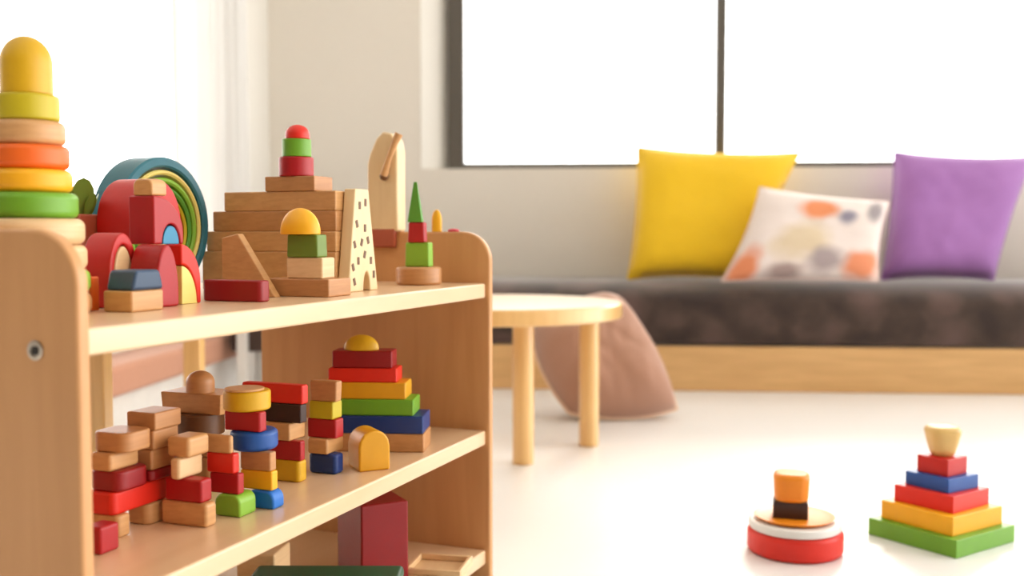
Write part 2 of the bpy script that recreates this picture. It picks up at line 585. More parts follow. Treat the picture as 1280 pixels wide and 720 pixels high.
# ---- planter behind the ring stack
P = shelf_pt(.37, .40, HS)
P = at_depth(100, 1.53, HS)
t = empty('planter', P, YAW)
tag(t, 'small dark red planter with green leaves behind the ring stack', 'planter')
ph = height_at(1.54, 268) - HS
finish('pot', shape_bm('taper', .050, .050, ph, .004, top=1.08), M['rust'], parent=t)
bm = bmesh.new()
for k in range(7):
    a = k * 2.4; s = .022 + .006 * (k % 3)
    c = Vector((math.cos(a) * .016, math.sin(a) * .016, 0)); up = Vector((math.cos(a) * .35, math.sin(a) * .35, 1)).normalized()
    side = up.cross(Vector((math.cos(a), math.sin(a), 0))).normalized()
    outl = []
    for j in range(13):
        q = 2 * PI * j / 12
        if j == 12: break
        outl.append(c + up * (s * (1 - math.cos(q)) * .9) + side * (s * .5 * math.sin(q)))
    f1 = [bm.verts.new(p) for p in outl]
    cc = bm.verts.new(c + up * s * .9 + up.cross(side) * .004)
    cb = bm.verts.new(c + up * s * .9 + up.cross(side) * .0025)
    for j in range(12):
        bm.faces.new((f1[j], f1[(j + 1) % 12], cc)); bm.faces.new((f1[(j + 1) % 12], f1[j], cb))
finish('leaves', bm, M['moss'], (0, 0, ph - .006), parent=t, weighted=False)
del G

# ---- the heap of arches on the upper board
gr = 'arches and blocks heaped beside the ring stack'
# front: tan block with slate trapezoid on it
s = Stack(165, 391, HS, group=gr)
s.block('box', 129, 165, 205, 364, 'beech', 'two-tone natural wood block at the board edge under the slate blue block', r=.003)
s.block('trap_u', 131, 166, 206, 338, 'slate', 'slate blue trapezoid block lying on the natural wood block', r=.005, top=.74)
bpy.context.view_layer.update()
# red arch leaning behind with wooden inner
s = Stack(142, 389, HS, group=gr)
s.Y += .045
s.block('bridge_u', 101, 138, 174, 291, 'red', 'red arch with a wooden half-round inside, right of the ring stack', name='arch_block', cat='arch', r=.004, iw=.64, ih=.84, low=.4)
wa, la, ha = s.dim; oa = s.last
o = finish('arch_insert', shape_bm('arch_u', wa * .98, la * .62, ha * .82, .003, low=.5), M['beech_pale'], oa.location + Vector((0, 0, .0002)), YAW)
tag(o, 'pale wood half-round standing inside the leftmost red arch', 'block', gr)
s = Stack(112, 391, HS, group=gr)
s.Y = C0.y + .058
s.block('box', 108, 115, 118, 346, 'orange', 'narrow orange block wedged between ring stack and leftmost red arch', r=.002, l=.014)
# wine red half-round
s = Stack(199, 386, HS, group=gr)
s.Y += .012
s.block('arch_u', 160, 197, 225, 306, 'wine', 'dark red half-round block behind the slate blue block', name='arch_block', cat='arch', r=.004, low=.22)
s = Stack(226, 382, HS, group=gr)
s.Y += .02
s.block('quarter_u', 206, 228, 252, 305, 'vermilion', 'orange-red arch with a pale yellow half inside, left of the red slab', name='arch_block', cat='arch', r=.003, iw=.80, ih=.66, low=.35)
wa, la, ha = s.dim; oa = s.last
o = finish('arch_insert', shape_bm('quarter_u', wa * .98, la * .775, ha * .635, .0015, low=0), M['lemon'], oa.location - ey * la * .11 + Vector((0, 0, .0002)), YAW)
tag(o, 'pale yellow half-round inside the orange-red arch', 'block', gr)
def stack_at(Y, h, yaw=None, group=None):
    s = Stack(640, 600, 0, yaw, group)
    s.Y = Y; s.top = h; s.h0 = h
    return s
hl = ha + HS
wine_top = max(o.location.z + o.dimensions.z for o in C.objects if o.get('label', '').startswith('dark red half-round'))
# second tier
s = stack_at(1.44, wine_top, group=gr)
s.block('quarter_u', 161, 193, 230, 244, 'wine', 'crimson arch with pink side on the second tier, a blue block in its opening', name='arch_block', cat='arch', r=.003, iw=.60, ih=.42, mid=.58, low=.25)
wa, la, ha = s.dim; oa = s.last
o = finish('arch_insert', shape_bm('arch_u', wa * .96, la * .54, ha * .38, .002, low=.05), M['sky'], oa.location + ey * la * .08 + Vector((0, 0, .0002)), YAW)
tag(o, 'small sky blue half-round filling the opening of the crimson arch', 'block', gr)
s.block('loaf', 166, 190, 209, 223, 'beech', 'rounded natural wood block on top of the crimson arch', r=.003)
s = stack_at(1.50, wine_top, group=gr)
s.block('bridge_u', 120, 168, 222, 221, 'red', 'largest red arch on the second tier, left of the crimson arch', name='arch_block', cat='arch', r=.004, iw=.5, ih=.4, low=.3, l=.105)
wa, la, ha = s.dim; oa = s.last
o = finish('arch_insert', shape_bm('arch_u', wa * .9, la * .47, ha * .36, .003, low=.2), M['slate'], oa.location + Vector((0, 0, .0002)), YAW)
tag(o, 'dark blue half-round under the largest red arch', 'block', gr)

# nested rainbow rings standing on the board behind
Yr = 1.75
cx = at_depth(191, Yr, HS + .11)
Rr = (height_at(Yr, 197) - HS) / 2
spec = [(1.00, .855, 'teal', 'largest teal ring of the standing rainbow toy'),
        (.835, .765, 'lemon', 'pale yellow ring just inside the teal ring'),
        (.745, .665, 'lime', 'lime ring, third from outside in the rainbow toy'),
        (.645, .575, 'leaf', 'dark green ring of the rainbow toy'),
        (.555, .495, 'olive_yellow', 'olive yellow ring around the red ring'),
        (.475, .300, 'vermilion', 'bright red ring of the rainbow toy')]
zb = HS
rprev = None
for i, (ro, ri, mt, lb) in enumerate(spec):
    ro, ri = ro * Rr, ri * Rr
    w = .056 - .003 * i
    bm = bmesh.new()
    n = 64; c = .003
    prof = [(ro, w / 2 - c), (ro - c, w / 2), (ri + c, w / 2), (ri, w / 2 - c), (ri, -w / 2 + c), (ri + c, -w / 2), (ro - c, -w / 2), (ro, -w / 2 + c)]
    rings_ = [[bm.verts.new((x, r * math.cos(2 * PI * k / n), r * math.sin(2 * PI * k / n) + ro)) for (r, x) in prof] for k in range(n)]
    for k in range(n):
        a_, b_ = rings_[k], rings_[(k + 1) % n]
        for j in range(len(prof)):
            bm.faces.new((a_[j], a_[(j + 1) % 8], b_[(j + 1) % 8], b_[j]))
    o = finish('rainbow_ring', bm, M[mt], Vector((cx.x, cx.y, zb)), YAW)
    tag(o, lb, 'ring', 'nested rings of the standing rainbow toy')
    zb += ro - ri if False else (ro - ri)
    zb = zb
    rlast = ri
t = lathe_bm(round_prof(rlast * .97, .044, .003), 32)
bmesh.ops.rotate(t, verts=t.verts, cent=(0, 0, 0), matrix=Matrix.Rotation(PI / 2, 3, 'Y'))
bmesh.ops.translate(t, verts=t.verts, vec=(-.022, 0, rlast * .97))
core = finish('rainbow_core', t, M['beech_pale'], Vector((cx.x, cx.y, zb)), YAW)
tag(core, 'pale round wooden core with a green dot inside the red rainbow ring', 'block')
t = lathe_bm(round_prof(.005, .002, .0005), 16)
bmesh.ops.rotate(t, verts=t.verts, cent=(0, 0, 0), matrix=Matrix.Rotation(PI / 2, 3, 'Y'))
o = finish('dot', t, M['forest'], (.0212, 0, rlast * .97), parent=core); o['label'] = 'small green dot'

s = Stack(326, 378, HS)
s.block('soft', 252, 326, 339, 351, 'crimson', 'flat dark red slab with rounded end lying right of the arches', r=.003, corner=.3)

# ---- stepped wooden pile with the dice-like wedge
g2 = 'stepped wooden planks'
s = Stack(442, 366, HS, group=g2)
s.Y += .01
bot = s.Y
lbl = ['lowest and widest plank of the stepped wooden pile', 'second plank from below in the stepped wooden pile',
       'third plank from below in the stepped wooden pile', 'top plank of the stepped wooden pile under the small tower']
for (xl, xc, xr, yt), lb, mt in zip([(253, 420, 455, 315), (258, 420, 450, 289), (266, 420, 446, 263), (280, 419.5, 440, 238)], lbl, ['beech', 'beech', 'beech_tan', 'beech']):
    s.block('box', xl, xc, xr, yt, mt, lb, name='wooden_plank', cat='plank', r=.0025, l=.085)
tp = s.top; Yp = s.Y
# triangular ramp block leaning at its left foot
P = on_plane(322, 374, HS)
wd = abs(reach(P, -ex, 254)); hh = height_at(P.y + .05, 292) - HS
o = finish('ramp_block', prism_bm([(-wd / 2, 0), (wd / 2, 0), (-wd * .19, hh), (-wd / 2, hh * .93)], -.008, .008, 'y', .002, 3, 25), M['beech'], P - ex * wd / 2 + ey * .055, YAW)
tag(o, 'thin wooden ramp block with slanted edge leaning before the stepped planks', 'block')
s = stack_at(Yp + .012, tp)
s.block('box', 331, 393, 421, 219.5, 'beech_tan', 'small flat wooden slab on the top plank, under the red disc', r=.002, l=.06)
g3 = 'little tower on the stepped planks'
s.group = g3; s.Y += .012
s.block('disc', 349, None, 392, 195, 'wine', 'dark red disc of the little tower on the stepped planks', name='wooden_disc', cat='disc', r=.003)
s.block('disc', 353, None, 389, 172.5, 'green', 'green disc of the little tower on the stepped planks', name='wooden_disc', cat='disc', r=.002)
s.block('dome', 357, None, 387, 156, 'vermilion', 'small red dome topping the little tower on the stepped planks', name='wooden_dome', cat='dome', r=.002, neck=.3)
# wedge with dark slots at the right end of the pile
P1 = on_plane(466, 362, HS)
P0_ = at_depth(445, Yp + .0, HS)
hw_ = height_at(P1.y, 238) - HS
wl = .150
def wedge():
    # profile in the y-z plane (y along the shelf): tapering up, with an arch at the foot
    pts = [(-.050, 0), (.002, 0)] + [(.014 -.012 * math.cos(a), .034 * math.sin(a) + .0) for a in [PI * i / 8 for i in range(1, 8)]] + [(.026, 0), (.054, 0), (.022, hw_), (-.024, hw_)]
    return prism_bm(pts, -.011, .011, 'x', .003, 3, 25)
pk = [o for o in C.objects if str(o.get('label', '')).startswith('lowest and widest plank')][0]
wc = Vector(pk.location) + ex * (max(v.co.x for v in pk.data.vertices) + .013) + ey * .008; wc.z = HS
wo = finish('slotted_wedge', wedge(), M['maple'], wc, YAW)
tag(wo, 'pale tapering wooden wedge with dark slots at the right end of the stepped planks', 'block')
for (yy, zz, a) in [(-.010, .84, 0), (.010, .87, 0), (-.020, .66, 1), (.008, .62, 0), (.018, .50, 1), (-.028, .46, 1), (-.004, .48, -1), (.028, .30, 0), (-.034, .24, 1), (-.016, .30, 0), (.006, .36, -1), (.038, .16, 0), (-.030, .10, 1)]:
    bm = box_bm(-.0008, .0008, -.0036, .0036, -.0065, .0065, .0006, 2)
    bmesh.ops.rotate(bm, verts=bm.verts, cent=(0, 0, 0), matrix=Matrix.Rotation(a * .35, 3, 'X'))
    finish('slot', bm, M['brown'], (.0112, yy, zz * hw_), parent=wo, smooth=False)
# front tower: slab, cream, olive, yellow egg dome
s = Stack(411, 372, HS, group='egg-topped tower on the upper board')
s.block('box', 333, 411, 439, 349, 'beech_tan', 'flat natural slab at the foot of the egg-topped tower', r=.003, l=.07)
s.Y += .006
s.block('box', 358, 403, 419, 322, 'beech_pale', 'cream wooden block second in the egg-topped tower', r=.003)
s.block('taper', 358, 397, 410, 293, 'moss', 'olive green block under the yellow egg dome', r=.003, top=.96)
s.Y -= .002
s.block('dome', 349, None, 402, 260, 'sun', 'yellow egg-shaped dome topping the olive green block', name='wooden_dome', cat='dome', neck=.12, l=.05)
# ---- little tree tower
s = Stack(524, 357, HS, group='little tree tower')
s.block('disc', 495, None, 552, 334, 'beech_tan', 'round wooden base disc of the little green-topped tree tower', name='wooden_disc', cat='disc', r=.006)
b0 = s.Y
s.Y += .012
s.block('taper', 506, 536, 542, 303, 'lime', 'lime green cube above the wooden base of the tree tower', r=.003, top=.96)
s.block('taper', 509, 530, 535, 277.5, 'wine', 'red tapered cube under the green spike', r=.003, top=.9)
s.block('taper', 509, 527, 530, 227, 'leaf', 'tall narrow green spike topping the tree tower', name='green_spike', cat='spike', r=.0015, top=.22)

# ---- upright toy clipped over the far side panel
u_c = LEN + TP / 2
def far_panel_point(px, h):        # middle of the far panel seen at column px
    P = Vector((SO.x, SO.y, h)) + ey * u_c
    return P + (-ex) * reach(P, -ex, px)
P = far_panel_point(484, PT)
t = empty('lever_toy', P, YAW)
tag(t, 'tall pale wooden toy with a slanted lever, straddling the far shelf panel', 'toy')
sc = zc(P.y, PT) / F
ht = height_at(P.y, 166) - PT
w = 42 * sc
finish('body', prism_bm([(-w / 2, -.0), (w / 2, 0), (w / 2, ht * .80), (w * .44, ht * .91), (w * .30, ht * .98), (w * .02, ht), (-w * .20, ht * .93), (-w * .40, ht * .79), (-w / 2, ht * .68)], -.022, .018, 'y', .005, 3, 12), M['maple'], (0, 0, .0006), parent=t)
sd = finish('saddle', prism_bm([(-.024, -.030), (-.012, -.034), (-.0100, -.002), (-.0098, .0005), (.0098, .0005), (.0100, -.002), (.012, -.028), (.022, -.022), (.024, .0005), (.021, .008), (-.021, .008), (-.024, .0005)], -w * .62, w * .40, 'x', .0005, 1, 60), M['rust'], (0, 0, .0002), parent=t)
sd['label'] = 'red-brown saddle gripping the panel'
finish('lever', tube_bm([(w * .14, -.032, ht * .56), (w * .32, -.034, ht * .72), (w * .52, -.034, ht * .88), (w * .64, -.032, ht * .97)], [.0085, .0062, .0068, .0092], 14), M['beech'], parent=t)
bm = bmesh.new(); bmesh.ops.create_uvsphere(bm, u_segments=16, v_segments=10, radius=.0095)
finish('knob', bm, M['brown'], (w * .13, -.029, ht * .555), parent=t)
P = far_panel_point(546, PT)
o = finish('peg_figure', shape_bm('dome', .022, .016, height_at(P.y, 262) - PT, neck=.5), M['sun'], P, YAW)
tag(o, 'small yellow peg standing on the far panel top edge', 'peg')
P = far_panel_point(567, PT)
o = finish('button', shape_bm('dome', .026, .014, .0065, neck=.3), M['rose'], P, YAW)
tag(o, 'tiny pink button lying on the far panel top edge', 'button')

# ------------------------------------------------------------------ lower board towers
sA = Stack(144, 674, HL, group='left front tower of the lower board')
s = Stack(128, 695, HL)
s.block('box', 104, 126, 150, 660, 'wine', 'dark pinkish red block lying alone in front of the leftmost tower', r=.004)
sA.block('soft', 106, 148, 165, 646, 'beech', 'natural base block of the leftmost tower, behind the lone red block')
sB = Stack(176, 661, HL, group='second tower from the left on the lower board')
sB.Y = sA.Y + .062
sB.block('soft', 156, 186, 199, 640, 'beech', 'natural base block under the right end of the long bright red slab', h=sA.top - HL, l=.05)
sB.top = sA.top = max(sA.top, sB.top)
for o in (sA.last, sB.last):
    pass
sA.block('soft', 108, 142, 197, 617, 'vermilion', 'long bright red slab bridging the two leftmost towers', l=.125, corner=.2)
sB.top = sA.top
sA.block('soft', 109, 150, 172, 591, 'crimson', 'dark red block in the leftmost tower above the long red slab', l=.06)
sB.block('soft', 168, 190, 201, 589, 'crimson', 'dark red block behind, second tower, above the long red slab', l=.05)
sA.block('box', 112, 138, 173, 568, 'beech', 'wooden block second from top in the leftmost tower', r=.005, l=.055)
sB.block('box', 168, 190, 201, 563, 'beech_tan', 'wooden block third from top in the second tower', r=.004, l=.05)
sA.block('soft', 113, 158, 170, 543, 'beech_tan', 'wooden block topping the leftmost tower', r=.003, l=.055)
sB.block('box', 169, 192, 202, 539, 'beech_tan', 'wooden block second from top in the second tower', r=.003, l=.05)
sB.block('box', 158, 194, 202, 517, 'beech_tan', 'wooden block topping the second tower from the left', r=.003, l=.055)

sE = Stack(212, 640, HL, group='tower hidden behind the second tower')
sE.Y = 1.54
g_ = sE
g_.block('soft', 184, 214, 222, 590, 'forest', 'dark green block low in the gap behind the fourth tower')
g_.block('soft', 188, 215, 222, 548, 'navy', 'navy block above the dark green one in the gap')
g_.block('box', 186, 215, 224, 517, 'beech_tan', 'wooden block above the navy one, left of the brown disc')

sC = Stack(258, 661, HL, group='short front tower on the lower board')
sC.block('soft', 201, 258, 272, 631, 'beech', 'wide rounded wooden base of the short front tower', r=.006, corner=.22)
sC.Y += .004
sC.block('box', 206, 252, 266, 601, 'wine', 'dark red block in the short front tower', r=.004)
sC.block('box', 212, 224, 261, 574, 'beech_pale', 'pale wooden block second from top of the short front tower', r=.005, l=.052)
sC.block('box', 208, 236, 263, 548, 'beech', 'wooden block with lit side topping the short front tower', r=.006)

sD = Stack(300, 648, HL, group='green-footed tower on the lower board')
sD.block('loaf', 268, 300, 316, 620, 'lime', 'rounded lime green block at the foot of the red cubes', r=.008, l=.040)
sD.Y += .004
sD.block('box', 262, 298, 306, 593, 'wine', 'darker red cube directly above the lime green block', r=.003)
sD.block('box', 258, 292, 300, 568, 'vermilion', 'brighter red cube above the darker red cube', r=.003)
sD.block('box', 252, 288, 293, 545, 'beech', 'wooden block topping the two red cubes', r=.004)

sH = Stack(270, 628, HL, group='hat-topped tower at the back of the lower board')
sH.Y = 1.60
sH.block('soft', 222, 262, 276, 600, 'green', 'hidden green foot of the hat-topped tower')
sH.block('soft', 222, 262, 276, 572, 'beech_tan', 'hidden wooden block low in the hat-topped tower')
sH.block('soft', 222, 262, 276, 547, 'beech_tan', 'hidden wooden block below the brown disc of the hat-topped tower')
for o in [o for o in C.objects if str(o.get('label', '')).startswith('hidden ')]:
    o['label'] = {'hidden green': 'green foot block of the hat-topped tower, mostly behind the short front tower',
                  'hidden wooden block low': 'wooden block above the green foot of the hat-topped tower',
                  'hidden wooden block below': 'wooden block just below the brown disc of the hat-topped tower'}[[k for k in ('hidden green', 'hidden wooden block low', 'hidden wooden block below') if o['label'].startswith(k)][0]]
sH.block('disc', 220, None, 280, 520, 'brown', 'dark brown disc under the wide wooden brim', name='wooden_disc', cat='disc', r=.002)
sH.block('taper', 203, 275, 284, 494, 'beech', 'wide wooden plank forming the brim of the hat-topped tower', name='wooden_plank', cat='plank', r=.002, top=1.04, l=.06, dy=.002)
sH.block('dome', 233, None, 268, 463, 'beech_tan', 'rounded wooden knob standing on the wide plank', name='wooden_dome', cat='dome', neck=.45, dy=.01)

sF = Stack(345, 638, HL, group='yellow and blue tower on the lower board')
sF.block('loaf', 308, 342, 356, 615, 'azure', 'bright blue rounded block at the foot of the yellow and blue tower', r=.007)
sF.Y += .004
sF.block('box', 300, 340, 348, 590, 'sun', 'golden yellow block above the bright blue foot', r=.003)
sF.block('box', 300, 338, 346, 566, 'beech_tan', 'wooden block between golden yellow and blue blocks', r=.003)
sF.block('disc', 289, None, 347, 541, 'blue', 'rounded blue disc above the wooden block in the yellow and blue tower', name='wooden_disc', cat='disc', r=.007)
sF.block('soft', 280, 325, 334, 516, 'wine', 'dark red block below the mustard yellow top', r=.003, corner=.2)
sF.block('disc', 280, None, 338, 491, 'mustard', 'mustard yellow disc topping the yellow and blue tower', name='wooden_disc', cat='disc', r=.004)
sF.block('disc', 281, None, 330, 488, 'beech', 'thin wooden disc lying on the mustard yellow disc', name='wooden_disc', cat='disc', r=.0012, h=.0035)

sG = Stack(378, 604, HL, group='red-topped tower behind the yellow and blue tower')
sG.block('soft', 336, 374, 385, 577, 'mustard', 'mustard yellow foot of the red-topped tower', r=.004)
sG.block('box', 334, 376, 382, 552, 'wine', 'dark red block above the mustard yellow foot', r=.003)
sG.block('box', 330, 362, 382, 530, 'beech', 'wooden block with lit side in the red-topped tower', r=.003)
sG.block('box', 322, 376, 384, 506, 'chocolate', 'nearly black brown block below the long bright red slab top', r=.003)
sG.block('soft', 302, 378, 386, 482, 'vermilion', 'wide bright red slab topping the dark brown block', r=.003, corner=.2)

sI = Stack(416, 594, HL, group='blue-footed tower next to the pyramid')
sI.block('soft', 385, 420, 431, 569, 'navy', 'navy blue foot of the narrow tower next to the pyramid', r=.005)
sI.block('box', 384, 409, 430, 549, 'beech', 'wooden block with lit corner above the navy foot', r=.004)
sI.block('box', 384, 420, 430, 525, 'wine', 'dark red block in the narrow tower next to the pyramid', r=.003)
sI.block('box', 386, 416, 428, 503, 'olive_yellow', 'olive yellow block second from top of the narrow tower', r=.003)
sI.block('taper', 388, 420, 427, 477, 'beech_tan', 'wooden block widening upward, topping the narrow tower', r=.003, top=1.07)

s = Stack(448, 592, HL, yaw=math.radians(0))
# the yellow house block, its pointed face towards the lens
P = on_plane(449, 591, HL)
yw = math.radians(27)
dx = Vector((math.cos(yw), math.sin(yw), 0)); dyv = Vector((-math.sin(yw), math.cos(yw), 0))
wd = reach(P, dx, 488); hh = height_at(P.y, 540) - HL
o = finish('house_block', shape_bm('house', wd, .06, hh, .004), M['ochre'], P + dx * wd / 2 + dyv * .03, yw)
tag(o, 'golden yellow block with pointed-arch front at the foot of the pyramid', 'block')

s = Stack(528, 566, HL, yaw=math.radians(-4), group='coloured slab pyramid on the lower board')
def slab(xl, xr, yt, mt, lb, dy, **k):
    s.block('box', xl, xr, xr, yt, mt, lb, name='wooden_slab', cat='slab', r=.003, dy=dy, **k)
slab(388, 530, 543, 'beech_tan', 'natural wood slab at the bottom of the lower board pyramid', 0, l=.085)
slab(388, 529, 521, 'navy', 'navy blue slab of the lower board pyramid', 0, l=.085)
slab(398, 517, 500, 'green', 'green slab of the lower board pyramid', .005, l=.075)
slab(400, 507, 479, 'ochre', 'golden yellow slab of the lower board pyramid', .008, l=.068)
slab(410, 496, 461, 'vermilion', 'bright red slab of the lower board pyramid', .012, l=.058)
slab(415, 490, 439, 'crimson', 'dark red slab second from top of the lower board pyramid', .015, l=.052)
s.block('dome', 430, None, 474, 418, 'mustard', 'yellow dome on top of the lower board pyramid', name='wooden_dome', cat='dome', neck=.1, dy=.02, l=.036)

# ------------------------------------------------------------------ things on the bottom board
HB = .075
P = on_plane(452, 780, HB)
s = stack_at(1.86, HB, yaw=math.radians(-62))
s.block('box', 422, 452, 511, 633, 'crimson', 'tall dark red box standing on the bottom board', name='red_box', cat='box', r=.004)
# dark green tub
Yg = 1.52
tub_top = height_at(Yg + .19, 703)
P = at_depth(388, Yg, HB)
t = empty('storage_tub', P + Vector((0, .09, 0)), YAW + math.radians(21))
tag(t, 'dark green storage tub with wide lid on the bottom board', 'tub')
lw = 205 / F * zc(Yg, tub_top)
th_ = tub_top - HB
finish('tub_body', shape_bm('taper', lw * .88, .15, th_ - .022, .008, top=1.06), M['pine_green'], parent=t)
finish('tub_lid', box_bm(-lw / 2, lw / 2, -.09, .09, th_ - .022, th_, .008, 4), M['pine_green'], parent=t)
# pale crate behind it and small tray on the right
s = stack_at(1.72, HB, yaw=YAW + math.radians(14))
s.block('box', 296, 344, 352, 694, 'beech_pale', 'pale wooden crate behind the dark green tub', name='wooden_crate', cat='crate', r=.004, l=.08)
s = stack_at(1.93, HB, yaw=YAW + math.radians(10))
P = at_depth(515, 1.93, HB)
t = empty('wooden_tray', at_depth(549, 1.96, HB), YAW + math.radians(10))
tag(t, 'small pale wooden tray beside the dark red box', 'tray')
hw2 = 36 / F * 1.96; hh = max(.02, height_at(1.93, 712) - HB)
finish('tray_base', box_bm(-hw2, hw2, -.05, .05, 0, .008, .002), M['beech_pale'], parent=t)
for (a0, a1, c0, c1) in ((-hw2, hw2, -.05, -.042), (-hw2, hw2, .042, .05), (-hw2, -hw2 + .008, -.0418, .0418), (hw2 - .008, hw2, -.0418, .0418)):
    finish('tray_wall', box_bm(a0, a1, c0, c1, .0082, hh, .002), M['beech_pale'], parent=t)

# ------------------------------------------------------------------ toys on the floor
s = stack_at(on_plane(993, 706, 0).y, 0, yaw=0, group='round stacking toy on the floor')
s.block('disc', 935, None, 1052, 675, 'vermilion', 'thick red disc at the bottom of the round floor toy', name='wooden_disc', cat='disc', r=.012)
s.block('disc', 937, None, 1050, 664, 'white', 'thin white disc on the red disc of the floor toy', name='wooden_disc', cat='disc', r=.006)
y_ = s.Y
s.Y += .03
# orange dish slightly curved
P = at_depth(993, s.Y + .07, s.top)
rr = 50 / F * P.y; hh = height_at(s.Y, 654) - s.top
o = finish('orange_dish', lathe_bm([(0, 0), (rr * .86, 0), (rr * .95, hh * .5), (rr, hh), (rr * .93, hh), (rr * .80, hh * .62), (0, hh * .55)], 48), M['amber'], P)
tag(o, 'shallow orange dish on the white disc of the floor toy', 'dish')
base = s.top + hh * .55 + .0004
s = stack_at(P.y - .035, base, yaw=math.radians(-14), group='round stacking toy on the floor')
s.block('box', 966, 1010, 1018, 630, 'chocolate', 'dark brown cube standing in the orange dish', r=.003, l=.06)
wd, ln, hh = s.dim; ob = s.last
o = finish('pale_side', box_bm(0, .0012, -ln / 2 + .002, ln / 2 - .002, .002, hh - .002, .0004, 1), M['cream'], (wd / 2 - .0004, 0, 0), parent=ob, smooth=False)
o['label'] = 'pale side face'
s.block('cup', 967, None, 1011, 590, 'amber', 'rounded orange cube topping the dark brown cube on the floor', name='wooden_cube', cat='cube', bot=.93, dy=.004)

yw = -math.radians(55)
s = Stack(1195, 697, 0, yaw=yw, group='square slab pyramid on the floor')
spec = [(1084, 1195, 1272, 676, 'green', 'green bottom slab of the floor pyramid', .0),
        (1101, 1183, 1255, 647, 'sun', 'golden yellow slab of the floor pyramid', 0),
        (1117, 1170, 1238, 621, 'vermilion', 'wide red slab of the floor pyramid', 0),
        (1131, 1166, 1224, 600, 'blue', 'blue slab of the floor pyramid', 0),
        (1144, 1160, 1209, 575, 'red', 'small red slab on top of the floor pyramid', 0)]
cen = None
sizes = [.233, .192, .152, .116, .080]
Pc = on_plane(1197, 699, 0)
dx = Vector((math.cos(yw), math.sin(yw), 0)); dyv = Vector((-math.sin(yw), math.cos(yw), 0))
cen = Pc - dx * sizes[0] / 2 + dyv * sizes[0] / 2
z = 0
for sz, (xl, xc, xr, yt, mt, lb, _) in zip(sizes, spec):
    Yf = cen.y - sz * .69
    hh = height_at(Yf, yt) - z
    o = finish('wooden_slab', shape_bm('box', sz, sz, hh, .002), M[mt], Vector((cen.x - .0, cen.y, z)), yw + random.uniform(-.05, .05))
    tag(o, lb, 'slab', 'square slab pyramid on the floor')
    z += hh
rr = 40 / F * zc(cen.y, z)
o = finish('wooden_cup', shape_bm('cup', rr, rr, height_at(cen.y - .02, 534) - z, bot=.62), M['cup_tan'], Vector((cen.x, cen.y, z)), .1)
tag(o, 'cream cup-shaped knob topping the floor pyramid', 'cup')

# ------------------------------------------------------------------ room
PHI = math.radians(-4.5)
BW = Vector((0, 5.42, 0))
e1 = Vector((math.cos(PHI), math.sin(PHI), 0)); e2 = Vector((-math.sin(PHI), math.cos(PHI), 0))   # e2 points out of the room
def bw(a, d, h): return BW + e1 * a + e2 * d + Vector((0, 0, h))
def a_at(px, d=0, h=CH):            # coordinate along the back wall of a pixel column
    P = bw(0, d, h); return reach(P, e1, px)
XC = a_at(338)
CEIL = 2.75
def struct(name, bm, mat, loc=(0, 0, 0), yaw=0, **k):
    return tag(finish(name, bm, mat, loc, yaw, **k), kind='structure')
struct('floor', box_bm(-4.5, 5.5, -3.0, 7.5, -.06, 0, 0), M['floor'])
struct('ceiling', box_bm(-4.5, 4.2, -1.2, 6.2, CEIL, CEIL + .06, 0), M['ceiling'])
wx0 = a_at(558); WX1 = 3.05; wz0 = height_at(5.45, 211); wz1 = 2.45
sl = a_at(527)
TW = .16
rt = empty('wall_back', BW, PHI); tag(rt, kind='structure')
finish('lower_wall', box_bm(sl, 4.2, 0, TW, 0, wz0, 0), M['wall'], parent=rt)
finish('left_pier', box_bm(XC, sl, 0, TW, 0, CEIL, 0), M['wall'], parent=rt)
finish('right_pier', box_bm(WX1, 4.2, 0, TW, wz0, CEIL, 0), M['wall'], parent=rt)
finish('lintel', box_bm(sl, WX1, 0, TW, wz1, CEIL, 0), M['wall'], parent=rt)
# white splayed reveal left of the window
struct('trim_1', prism_bm([(sl, -.004), (wx0 + .005, .12), (wx0 + .005, .155), (sl, .155)], wz0 + .0005, wz1, 'z', 0), M['trim_and_lit_wall'], BW, PHI, smooth=False)
wt = empty('window_1', BW, PHI); tag(wt, kind='structure')
fr = .085
mu = a_at(900, .09, 1.3)
def bar(name, x0, x1, z0, z1, m='frame', y0=.06, y1=.12):
    return finish(name, box_bm(x0, x1, y0, y1, z0, z1, .004), M[m], parent=wt)
bar('window_frame', wx0, wx0 + fr, wz0, wz1)
bar('window_frame', wx0 + fr, WX1, wz0, wz0 + .032)
bar('window_frame', wx0 + fr, WX1, wz1 - .06, wz1)
bar('window_frame', WX1 - fr, WX1, wz0 + .032, wz1 - .06)
bar('mullion', mu - .026, mu + .026, wz0 + .032, wz1 - .06)
g = bpy.data.materials.new('clear_glass'); g.use_nodes = True
nt = g.node_tree; b = nt.nodes['Principled BSDF']; b.inputs['Transmission Weight'].default_value = 1; b.inputs['Roughness'].default_value = 0; b.inputs['IOR'].default_value = 1.0; b.inputs['Base Color'].default_value = (1, 1, 1, 1)
nt.nodes.remove(b); tr = N(nt, 'ShaderNodeBsdfTransparent'); gl = N(nt, 'ShaderNodeBsdfGlossy'); gl.inputs['Roughness'].default_value = .02
mx = N(nt, 'ShaderNodeMixShader'); mx.inputs[0].default_value = .05
nt.links.new(tr.outputs[0], mx.inputs[1]); nt.links.new(gl.outputs[0], mx.inputs[2]); nt.links.new(mx.outputs[0], nt.nodes['Material Output'].inputs[0])
M['glass'] = g
finish('pane', box_bm(wx0 + fr, mu - .026, .088, .092, wz0 + .032, wz1 - .06, 0), M['glass'], parent=wt, smooth=False)
finish('pane', box_bm(mu + .026, WX1 - fr, .088, .092, wz0 + .032, wz1 - .06, 0), M['glass'], parent=wt, smooth=False)
